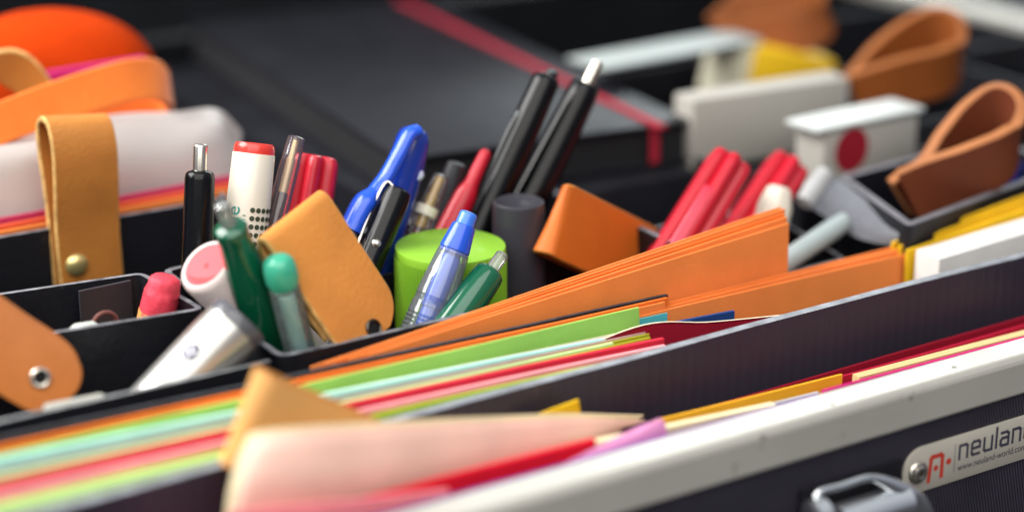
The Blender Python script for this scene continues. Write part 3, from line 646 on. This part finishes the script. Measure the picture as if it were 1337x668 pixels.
# clear pen with gold
t = P(388, 178, y=12.4); l = P(352, 320, y=12.0); rt, ax = pen('ballpoint_pen', 'clear ballpoint with a gold and black refill right of the white marker', t, l, 13)
mb = MB(); mb.lathe(t, ax, [(0, .2), (.04, .26), (.75, .29), (.78, .3), (5, .36), (13, .33)], 36); mb.build('barrel', clear('clear_pinkish', '#f6eaee', .06), rt)
mb = MB(); mb.lathe(t+ax*.12, ax, [(0, .09), (.55, .1), (.56, .14), (1.6, .14)], 20); mb.build('spring', BRASS, rt)
mb = MB(); mb.lathe(t+ax*1.75, ax, [(0, .17), (9, .18)], 20); mb.build('refill', plastic('dark_refill', '#33222c'), rt)
# red lobed caps
def lobed(label, tip, low, r, group=None, clip=None, ref=None):
    rt, ax = pen('marker', label, tip, low, 11, 'marker', group)
    mb = MB(); mb.lathe(tip, ax, [(0, r*.7), (.05, r*.88), (.16, r*.96), (.4, r), (5, r*1.08), (5.01, r*.8), (11, r*.78)], 72, lobes=(6, .42), ref=ref); mb.build('cap', REDPL, rt, angle=25)
    if clip:
        a, u, w = MB().frame(ax); w = w if w.dot(RT) < 0 else -w
        mb = MB(); mb.strap([tip+ax*1.7+w*r*.3+u*r*.95, tip+ax*1.85+w*r*.35+u*r*1.1, tip+ax*4+w*r*.35+u*r*1.2], w*.36, .14, 24, 0, 0); mb.build('clip', plastic('pink_clip', '#d2364e', .3), rt)
    return rt
lobed('red ribbed marker cap in the left box, behind the tan leather pull', P(414, 203, y=13.2), P(398, 300, y=12.8), .66)
lobed('red ribbed marker with a pinkish clip, left of two behind the orange cards', P(956, 208, y=9.4), P(900, 300, y=8.8), .68, clip=True)
lobed('red ribbed marker behind the white cap at the right', P(1032, 213, y=10.8), P(985, 285, y=10.2), .68)
# white chisel cap
t = P(1018, 243, y=9.0); l = P(1000, 320, y=8.8)
rt, ax = pen('marker', 'white marker cap poking up behind the right corner of the raised orange cards', t, l, 9, 'marker')
mb = MB(); mb.lathe(t, ax, [(0, .28), (.1, .42), (.55, .56), (.7, .6), (9, .6)], 8); mb.build('cap', WHITEPL, rt, bevel=.05)
# pale pen lying
t = P(1110, 284, y=8.0); l = P(1020, 345, y=6.9); rt, ax = pen('pen', 'glossy pale grey pen lying slanted below the grey felt pouch', t, l, 8)
mb = MB(); mb.lathe(t, ax, [(0, .1), (.1, .26), (.4, .32), (1.2, .37), (3, .37), (8, .34)], 32); mb.build('barrel', plastic('pale_grey_plastic', '#a3b0b0', .3), rt)
# turquoise ended clear pen
t = P(361, 333, y=7.0); l = P(391, 455, y=7.0); rt, ax = pen('gel_pen', 'clear gel pen with a turquoise rounded end, leaning at the box corner', t, l, 10)
mb = MB(); mb.lathe(t, ax, [(0, .12), (.06, .3), (.18, .42), (.4, .47), (.75, .47), (.95, .4), (1.0, .38)], 40); mb.build('end_cap', plastic('turquoise_plastic', '#3fae8e', .3, sub=.2), rt)
mb = MB(); mb.lathe(t, ax, [(.96, .36), (1.0, .43), (1.3, .44), (10, .44)], 40); mb.build('barrel', clear('clear_aqua', '#dbf2f0'), rt)
mb = MB(); mb.lathe(t+ax*1.2, ax, [(0, .2), (.05, .24), (2.2, .24), (2.21, .2), (8, .2)], 24); mb.build('refill', plastic('white_refill', '#cfe3de', .3), rt)
# blue click pen
t = P(613, 277, y=8.0); l = P(556, 420, y=7.6); rt, ax = pen('gel_pen', 'clear pen with a blue click button and cone in front of the glue stick', t, l, 12)
mb = MB(); mb.lathe(t, ax, [(0, .2), (.03, .25), (.08, .27), (.42, .28)], 32); mb.build('clicker', plastic('light_blue_plastic', '#3d7be8', .3), rt)
mb = MB(); mb.lathe(t, ax, [(.40, .30), (.42, .34), (.48, .36), (1.15, .46), (1.2, .46), (1.22, .43), (1.3, .43)], 40); mb.build('collar', BLUEP, rt)
mb = MB(); mb.lathe(t, ax, [(1.22, .45), (1.25, .475), (2.2, .57), (2.7, .60), (2.72, .585), (2.9, .585), (2.92, .61), (3.3, .63)] + [q for i in range(10) for q in ((3.34+i*.13, .60), (3.38+i*.13, .645), (3.43+i*.13, .645), (3.46+i*.13, .60))] + [(4.7, .62), (12, .5)], 44); mb.build('barrel', CLEARB, rt)
mb = MB(); mb.lathe(t, ax, [(1.28, .24), (1.5, .30), (3.0, .33), (3.05, .28), (10, .26)], 28); mb.build('refill', plastic('blue_refill', '#2a56c4', .3), rt)
# lime glue stick
t = P(588, 320, y=9.9); RG = 75/44.3
rt, ax = pen('glue_stick', 'big lime green glue stick with a ribbed lid', t, t+V((0, 0, -1)), 11.5, 'glue stick')
LIMEP = plastic('lime_plastic', '#88bd32', .45, coat=.1, sub=.1)
mb = MB(); seg = 190; dn = V((0, 0, -1))
vs = []; prof = [(0, RG-.06), (.02, RG-.015), (.06, RG), (.26, RG), (.29, RG), (3.4, RG), (3.45, RG-.08)]
for i, (s_, r) in enumerate(prof):
    for k in range(seg):
        th = 2*pi*k/seg; rr = r + (.03*(1 if k % 2 else -1) if i in (4, 5) else 0); vs.append(t+dn*s_+V((cos(th)*rr, sin(th)*rr, 0)))
fs = [(i*seg+k, i*seg+(k+1) % seg, (i+1)*seg+(k+1) % seg, (i+1)*seg+k) for i in range(len(prof)-1) for k in range(seg)]+[tuple(range(seg))[::-1], tuple((len(prof)-1)*seg+k for k in range(seg))]
mb.add(vs, fs); mb.build('lid', LIMEP, rt, angle=30)
mb = MB(); mb.lathe(t, dn, [(3.46, RG-.15), (11.5, RG-.15)], 60); mb.build('body', plastic('glue_body', '#d8c83c', .35), rt)
# black marker cap
t = P(677, 262, y=10.6); rt, ax = pen('marker', 'thick black marker standing upright right of the glue stick', t, t+V((0, 0, -1)), 12, 'marker')
mb = MB(); mb.lathe(t, dn, [(.06, .1), (.1, .55), (.02, .68), (0, .74), (.04, .80), (.12, .82), (5, .90), (5.02, .8), (12, .78)], 56); mb.build('cap', plastic('charcoal_plastic', '#36353c', .4, coat=0, bump=.1), rt)
# white marker with pink end facing us
t = P(268, 345, y=9.0); ax = V((.36, .42, -.84)).normalized()
ax = (RT*.42+FW*.66-UP*.52).normalized()
rt, ax = pen('marker', 'fat white marker with a pink end disc facing out, left of the green pen', t, t+ax, 6.0, 'marker')
mb = MB(); mb.lathe(t, ax, [(.1, .66), (.02, .7), (0, .76), (.06, .83), (.2, .87), (6, .88)], 56); mb.build('barrel', plastic('white_pink_plastic', '#ecdcd8', .35, coat=.3), rt)
mb = MB(); mb.lathe(t, ax, [(.06, .68), (.16, .68)], 48); mb.build('end_disc', plastic('pink_disc', '#df4750', .5, coat=0), rt)
a, u, w = MB().frame(ax)
mb = MB(); cc = t+a*.055
mb.add([cc-a*.004+(u*cos(k*pi/10)+w*sin(k*pi/10))*.085 for k in range(20)], [tuple(range(20))])
dw = (UP*-1); dw = (dw-a*dw.dot(a)).normalized(); sw = a.cross(dw)
arc = [(-1.05+2.1*i/24) for i in range(25)]
o_ = [cc-a*.003+(dw*cos(q)+sw*sin(q))*.60 for q in arc]+[cc-a*.003+(dw*cos(q)+sw*sin(q))*(.60-.2*cos(q*1.45)) for q in arc[::-1]]
mb.add(o_, [(i, i+1, 48-i, 49-i) for i in range(24)])
mb.build('red_print', mat('print_red', '#b80f1c', .5), rt, recalc=False)
# silver marker
t = P(316, 415, y=7.05); l = P(230, 507, y=7.05); ax = (l-t).normalized(); rt, ax = pen('marker', 'fat silver white marker with a grey end, leaning against the low tray wall', t, l, 5.2, 'marker')
mb = MB(); mb.lathe(t, ax, [(.33, .82), (.35, .86), (1, .88), (4.2, .9)], 56); mb.build('barrel', mat('pearl_barrel', '#b9b8b4', .26, metal=.65, spec=.5, coat=.2, var=.04, rvar=.06), rt)
mb = MB(); mb.lathe(t, ax, [(.08, .3), (.1, .7), (.02, .78), (0, .83), (.06, .87), (.34, .88)], 56); mb.build('end_cap', plastic('grey_cap', '#55565c', .35), rt)
a, u, w = MB().frame(ax); w = w if w.dot(RT) > 0 else -w
ang0 = -.42; s0 = 1.65
def onb(x, y, l=.006):
    th = ang0 + x/.93; return t+a*(s0-y)+(u*cos(th)+w*sin(th))*(.886+l)
mb = MB(); vs = [onb(0, 0)]+[onb(.05*q*cos(k*pi/14), .05*q*sin(k*pi/14)) for q in range(1, 6) for k in range(28)]
mb.add(vs, [(0, 1+k, 1+(k+1) % 28) for k in range(28)]+[(1+q*28+k, 1+q*28+28+k, 1+q*28+28+(k+1) % 28, 1+q*28+(k+1) % 28) for q in range(4) for k in range(28)]); mb.build('emblem', mat('navy_ink', '#20244a', .5), rt, recalc=False)
mb = MB()
for q in (.25, .25+pi/2, .25+pi, .25+1.5*pi):
    d1 = V((cos(q), sin(q))); d2 = V((-d1.y, d1.x)); f = [d1*.05+d2*.035, d1*.17+d2*.06, d1*.17-d2*.06, d1*.05-d2*.035]
    mb.add([onb(p.x, p.y, .014) for p in f], [(0, 1, 2, 3)])
mb.build('emblem_cross', mat('white_ink', '#e8e8ee', .5), rt, recalc=False)
# red crayon
t = P(216, 361, y=11.3); l = P(202, 430, y=11.5); rt, ax = pen('crayon', 'worn red wax crayon in an orange paper sleeve', t, l, 5, 'crayon')
mb = MB(); seg = 40; rg = random.Random(3); a, u, w = mb.frame(ax)
pr = [(0, .30), (.03, .38), (.1, .44), (.3, .48), (.48, .51), (.5, .52), (.62, .515), (.85, .54), (1.15, .555)]
vs = [t+a*(s_+rg.uniform(-.015, .015))+(u*cos(2*pi*k/seg)+w*sin(2*pi*k/seg))*(r+rg.uniform(-.012, .012)+.02*sin(k*.9+s_*9)) for s_, r in pr for k in range(seg)]
mb.add(vs, [(i*seg+k, i*seg+(k+1) % seg, (i+1)*seg+(k+1) % seg, (i+1)*seg+k) for i in range(len(pr)-1) for k in range(seg)]+[tuple(range(seg))[::-1]])
mb.build('wax', mat('red_wax', '#dd4052', .6, var=.22, vscale=160, bump=.7, bscale=350), rt, angle=60)
mb = MB(); mb.lathe(t, ax, [(1.1, .54), (1.1, .57), (5, .58)], 40); mb.build('sleeve', paper('orange_sleeve', '#e2a05c'), rt)
# bits inside the tray box
c = P(112, 431, y=11.0); mb = MB(); mb.lathe(c+V((-.45, 0, -.1)), V((1, .05, .0)), [(0, .1), (.06, .28), (.2, .34), (.7, .32), (.85, .2)], 30)
tag(mb.build('pen', plastic('pale_cap_plastic', '#bfc4be', .4)), 'pale grey pen lying inside the crayon box', 'pen')
c = P(137, 420, y=11.3); mb = MB(); mb.tube([c+V((.36*cos(q), 0, .36*sin(q)))-V((0, 0, .08)) for q in [2*pi*i/12 for i in range(12)]], .07, 40, 10, closed=True)
tag(mb.build('ring', mat('brown_cord', '#6e3f38', .6)), 'small brown ring standing beside the pale pen in the crayon box', 'ring')
c = P(100, 524, y=6.9); mb = MB(); mb.lathe(c+V((-.9, 0, -.22)), V((1, 0, -.05)), [(0, .2), (.1, .34), (1.6, .36), (1.75, .2)], 30)
tag(mb.build('eraser', plastic('eraser_grey', '#a9a99f', .6, coat=0)), 'pale grey eraser under the left leather pull, on the tray wall', 'eraser')
# grey felt pouch against the deep box
FELT = mat('grey_felt', '#6c6f76', .95, spec=.1, var=.12, vscale=50, bump=.8, bscale=700, sheen=.4)
rows = [[P(1068, 226, y=9.6), P(1098, 238, y=8.9), P(1130, 262, y=7.6), P(1160, 282, y=6.2), P(1188, 292, y=5.0)],
        [P(1058, 243, y=9.3), P(1090, 262, y=8.5), P(1125, 286, y=7.2), P(1152, 303, y=6.0), P(1178, 306, y=4.9)],
        [P(1046, 262, y=9.2), P(1080, 285, y=8.5), P(1118, 308, y=7.3), P(1146, 316, y=6.2), P(1172, 318, y=5.2)]]
po = thing('felt_pouch', (15.6, 7, -2), 'worn grey felt pouch slung along the side of the deep box', 'pouch')
mb = MB(); mb.patch(rows, .22, 40, 16); mb.build('flap', FELT, po)
mb = MB(); mb.tube([P(1050, 265, y=9.1), P(1062, 248, y=9.2), P(1078, 226, y=9.4)], lambda q: .36-.1*abs(q-.5), 30, 16); mb.build('rolled_end', mat('pale_felt', '#a6a8a9', .9, var=.1, bump=.6, sheen=.3), po)
mb = MB(); mb.tube([p+V((0, -.1, -.1)) for p in spline([rows[0][i].lerp(rows[1][i], .45) for i in range(1, 5)], 12)], .035, 30, 8); mb.build('seam', mat('seam_dark', '#3b3b42', .9), po)
# blue sheet in the deep box
upright('card', 'blue card tucked inside the deep box at the right edge', 'card', (1296, 240), (1378, 176), 8.6, .2, paper('royal_blue_card', '#22379c'), amp=0, zb=-6)

# ------------------------------------------------------------------ black notebook
nb = thing('notebook', (10.5, 26, .5), 'black notebook closed with a red elastic band', 'notebook')
ZT = 2.0
A_ = P(902, 157, z=ZT); D_ = P(600, 17, z=ZT); e = (D_-A_); e.normalize(); s_ = V((-e.y, e.x, 0)); s_ = s_ if s_.x < 0 else -s_
Wd, Ln_ = 11.6, 24.0
def quad(z): return [A_+V((0, 0, z-ZT)), A_+e*Ln_+V((0, 0, z-ZT)), A_+e*Ln_+s_*Wd+V((0, 0, z-ZT)), A_+s_*Wd+V((0, 0, z-ZT))]
NB = mat('black_book_cloth', '#15161d', .44, spec=.55, var=.15, vscale=30, bump=.25, bscale=500, rvar=.1)
mb = MB(); mb.prism(quad(1.85), (0, 0, .17)); mb.build('cover', NB, nb, bevel=.06)
mb = MB(); mb.prism(quad(.4), (0, 0, .15)); mb.build('back_cover', NB, nb, bevel=.05)
q = [p.lerp(sum(quad(.55), V((0, 0, 0)))/4, .02) for p in quad(.55)]; mb = MB(); mb.prism(q, (0, 0, 1.299)); mb.build('page_block', mat('page_edge', '#17171b', .85, wave=((0, 0, 1), .0006, .5)), nb)
k = s_*1.55
pb = [A_+k+e*Ln_+V((0, 0, .06)), A_+k+e*12+V((0, 0, .06)), A_+k+e*.4+V((0, 0, .06)), A_+k-e*.0+V((0, 0, .03)), A_+k-e*.06+V((0, 0, -.3)), A_+k-e*.08+V((0, 0, -1.4))]
mb = MB(); mb.strap([pb[0], pb[0].lerp(pb[2], .5), pb[2], pb[3]+V((0, 0, 0)), pb[4], pb[5]], s_*.36, .07, 60, 0, 0); mb.build('elastic_band', mat('red_elastic', '#a3142e', .75, bump=.3, wave=((1, 0, 0), .001, .2)), nb)

# ------------------------------------------------------------------ white cartons at the right back
CARTON = mat('white_carton', '#aaa79f', .6, var=.05, vscale=20, bump=.1)
def carton(label, tl, tr, d_y, z, dep, h, name='carton', rot=0):
    a = P(tl[0], tl[1], z=z); b = P(tr[0], tr[1], z=z); ex = (b-a); ex.z = 0; ey = V((-ex.y, ex.x, 0)).normalized()*dep
    root = thing(name, (a+b)/2-V((0, 0, h)), label, 'box')
    mb = MB(); mb.prism([a-V((0,0,h)), b-V((0,0,h)), b+ey-V((0,0,h)), a+ey-V((0,0,h))], (0, 0, h)); o = mb.build('body', CARTON, root, bevel=.12)
    return root, a, b, ex.normalized(), ey.normalized()
carton('plain off white carton in the back, between the yellow box and the dotted one', (905, 131), (1110, 101), 0, 2.8, 1.3, 2.7)
rt, a, b, ex, ey = carton('small white carton with a big red dot on its front', (1077, 173), (1200, 147), 0, 2.4, 1.5, 2.3)
mb = MB(); q = [a+V((0,0,.02))-ex*.45-ey*.12, b+V((0,0,.02))+ex*.2-ey*.12, b+V((0,0,.02))+ex*.2+ey*1.6, a+V((0,0,.02))-ex*.45+ey*1.6]; mb.prism(q, (0, 0, .18)); mb.build('lid', mat('bright_lid', '#c3c8c6', .5, var=.02), rt, bevel=.07)
c = P(1112, 196, pt=a, n=ey); mb = MB(); mb.add([c-ey*.012+(ex*cos(k*pi/16)+V((0,0,1))*sin(k*pi/16))*.82 for k in range(32)], [tuple(range(32))]); mb.build('red_dot', mat('dot_red', '#981a2a', .5), rt, recalc=False)
ybx = P(976, 66, z=3.2); y2 = P(1084, 84, z=3.2)
c = P(1030, 85, y=22.3); mb = MB(); 
ya, yb2, yc, yd = P(990, 62, y=22.6), P(1092, 80, y=22.0), P(1092, 160, y=22.0), P(970, 160, y=22.6)
mb.prism([ya, yb2, yc, yd], (.5, 1.6, 0)); tag(mb.build('carton', mat('yellow_carton', '#e3b714', .5, var=.05), bevel=.1), 'yellow carton leaning behind the plain off white carton', 'box')
# folded white card, an L of a long strip and a short flap
wr = thing('folded_card', (21, 23, 1), 'white L shaped folded card resting over the notebook edge', 'card')
WC = mat('white_card', '#a1aaa9', .5, var=.04)
p0, p1 = P(766, 88, z=2.7), P(975, 50, z=2.7); ex = (p1-p0).normalized(); ey = V((-ex.y, ex.x, 0)).normalized()
mb = MB(); mb.prism([p0-ey*1.0, p1-ey*1.0, p1+ey*1.3, p0+ey*1.3], (0, 0, .16)); mb.build('strip', WC, wr, bevel=.08)
mb = MB(); f0 = p1-ex*.06-ey*.95; mb.prism([f0, f0+ey*2.2, f0+ey*2.2+V((-.1, 0, -2.2))-ex*.5, f0+V((-.1, 0, -2.2))-ex*.1], ex*-.9); mb.build('flap', mat('cream_flap', '#d5d1b8', .5), wr, bevel=.05)

# ------------------------------------------------------------------ left back: felt, ribbon, bag, sheets
FO = mat('orange_felt', '#b93a0c', .95, spec=.05, var=.1, vscale=40, bump=.7, bscale=500)
c = P(70, 112, y=28.6); mb = MB()
ex = RT; ey = FH
vs = []; nu, nv = 48, 24
for j in range(nv+1):
    ph = -pi/2+pi*j/nv
    for i in range(nu):
        th = 2*pi*i/nu; sgn = lambda v_, p_: (abs(v_)**p_)*(1 if v_ >= 0 else -1)
        vs.append(c + ex*(3.75*cos(ph)*cos(th)) + ey*(2.3*sgn(cos(ph), .8)*sgn(sin(th), .8)) + V((0, 0, 1))*(2.75*sgn(sin(ph), .8)))
fs = [(j*nu+i, j*nu+(i+1) % nu, (j+1)*nu+(i+1) % nu, (j+1)*nu+i) for j in range(nv) for i in range(nu)]
mb.add(vs, fs); tag(mb.build('felt_ball', FO, weld=True, angle=80), 'big rounded orange felt bag at the upper left corner', 'bag')
upright('card', 'magenta card in front of the orange felt bag', 'card', (62, 94), (188, 74), 25.6, .3, paper('hot_pink_card', '#cc2f80'), amp=0, zb=-2)
sr = thing('strap', P(30, 110, y=24.6), 'brown leather strap end at the upper left, in front of the orange bag', 'strap')
mb = MB(); mb.strap([P(-30, 95, y=24.3), P(10, 88, y=24.0), P(42, 110, y=23.8), P(80, 170, y=23.6)], V((.5, -.5, 1.2)), .25, 40); mb.build('leather', [LEATHER, LEATHER_EDGE], sr)
rb = thing('ribbon', P(100, 140, y=22.5), 'bright orange felt ribbon folded back in a loop above the white bag', 'ribbon')
OFR = mat('bright_orange_felt', '#ff8536', .85, spec=.15, var=.08, vscale=60, bump=.5, sheen=.3)
mb = MB(); mb.strap([P(-60, 185, y=22.0), P(40, 146, y=22.0), P(120, 118, y=22.1), P(175, 104, y=22.3), P(208, 106, y=22.8), P(220, 124, y=23.6), P(205, 138, y=24.2), P(150, 148, y=24.4), P(60, 165, y=24.4)],
                    V((.1, .5, 1.3)), .26, 90, 0, 0); mb.build('band', OFR, rb)
BAG = mat('frosted_bag', '#e9e2de', .3, spec=.5, var=.05, bump=1, bscale=28, trans=.12, translucent=.3)
mb = MB()
rows = [[(-60, 186, 22.6), (60, 168, 22.5), (150, 150, 22.4), (230, 146, 22.5), (285, 146, 22.8), (312, 170, 23.2)],
        [(-60, 205, 21.6), (60, 188, 21.4), (150, 172, 21.3), (230, 168, 21.4), (285, 170, 21.7), (316, 190, 22.4)],
        [(-60, 260, 21.0), (60, 240, 20.8), (150, 225, 20.8), (230, 215, 20.8), (290, 212, 21.0), (325, 215, 21.8)],
        [(-60, 330, 20.9), (60, 318, 20.8), (150, 305, 20.8), (230, 295, 20.8), (290, 285, 21.0), (330, 280, 21.6)]]
mb.patch([[P(a, b, y=c)+V((0, .12*sin(i*2.1+j*3), .05*sin(i*3.3+j))) for i, (a, b, c) in enumerate(r)] for j, r in enumerate(rows)], .08, 60, 30)
tag(mb.build('plastic_bag', BAG), 'frosted white plastic bag standing in the left back box', 'bag')
upright('card', 'magenta sheet low in the left back box', 'card', (-60, 296), (320, 226), 20.3, .14, paper('rose_card', '#c43a66'), amp=.02, zb=-8)
upright('card', 'red orange sheet in front of the magenta one in the left back box', 'card', (-60, 306), (320, 235), 20.0, .2, paper('coral_card', '#de5a38'), amp=.02, zb=-8)
upright('card', 'orange sheet directly behind the wall of the left back box', 'card', (-60, 313), (320, 243), 19.6, .16, paper('amber_card', '#e0803c'), amp=.02, zb=-8)

# ------------------------------------------------------------------ light
W_ = bpy.data.worlds.new('World'); SC.world = W_; W_.use_nodes = True
nt = W_.node_tree; bg = nt.nodes['Background']
tc = nt.nodes.new('ShaderNodeTexCoord'); sp = nt.nodes.new('ShaderNodeSeparateXYZ'); cr = nt.nodes.new('ShaderNodeValToRGB'); mr = nt.nodes.new('ShaderNodeMapRange')
nt.links.new(tc.outputs['Generated'], sp.inputs[0]); nt.links.new(sp.outputs['Z'], mr.inputs['Value']); mr.inputs['From Min'].default_value = -1
nt.links.new(mr.outputs[0], cr.inputs[0]); nt.links.new(cr.outputs[0], bg.inputs['Color'])
cr.color_ramp.elements[0].color = (.19, .18, .26, 1); cr.color_ramp.elements[0].position = .4
cr.color_ramp.elements[1].color = (.9, .95, 1.0, 1); cr.color_ramp.elements[1].position = .95
bg.inputs['Strength'].default_value = .5
def area(name, loc, target, sx, sy, power, col):
    li = bpy.data.lights.new(name, 'AREA'); li.shape = 'RECTANGLE'; li.size = sx; li.size_y = sy; li.energy = power; li.color = col
    o = bpy.data.objects.new(name, li); COL.objects.link(o); o.location = loc
    o.rotation_euler = (V(target)-V(loc)).to_track_quat('-Z', 'Y').to_euler(); o['kind'] = 'helper'; return o
area('window_light', (-.95, .75, 1.1), (.05, .10, 0), 1.2, .9, 38, (1, .98, .95))
area('second_window', (1.5, 1.55, .72), (.1, .2, 0), .9, .6, 7, (.92, 1, 1))
area('front_fill', (-.65, -.95, 1.55), (.08, .1, 0), 2.4, 2.0, 40, (1, .96, .9))  # unseen fill lamp, added at front left to brighten the front faces

# ------------------------------------------------------------------ camera
cd = bpy.data.cameras.new('camera'); cam = bpy.data.objects.new('camera', cd); COL.objects.link(cam)
cam.matrix_world = Matrix.Translation(CAM*S) @ Matrix((RT, UP, -FW)).transposed().to_4x4()
cd.sensor_width = 36; cd.sensor_fit = 'HORIZONTAL'; cd.lens = 36*F/1337; cd.clip_start = .01; cd.clip_end = 100
cd.dof.use_dof = True; cd.dof.focus_distance = .604; cd.dof.aperture_fstop = cd.lens/19.5; cd.dof.aperture_blades = 0
SC.camera = cam
SC.view_settings.view_transform = 'Standard'; SC.view_settings.look = 'None'; SC.view_settings.exposure = .3; SC.view_settings.gamma = 1
SC.cycles.max_bounces = 10; SC.cycles.transmission_bounces = 8; SC.cycles.caustics_refractive = False; SC.cycles.caustics_reflective = False
for o in COL.objects:
    if 'origin_cm' in o: del o['origin_cm']
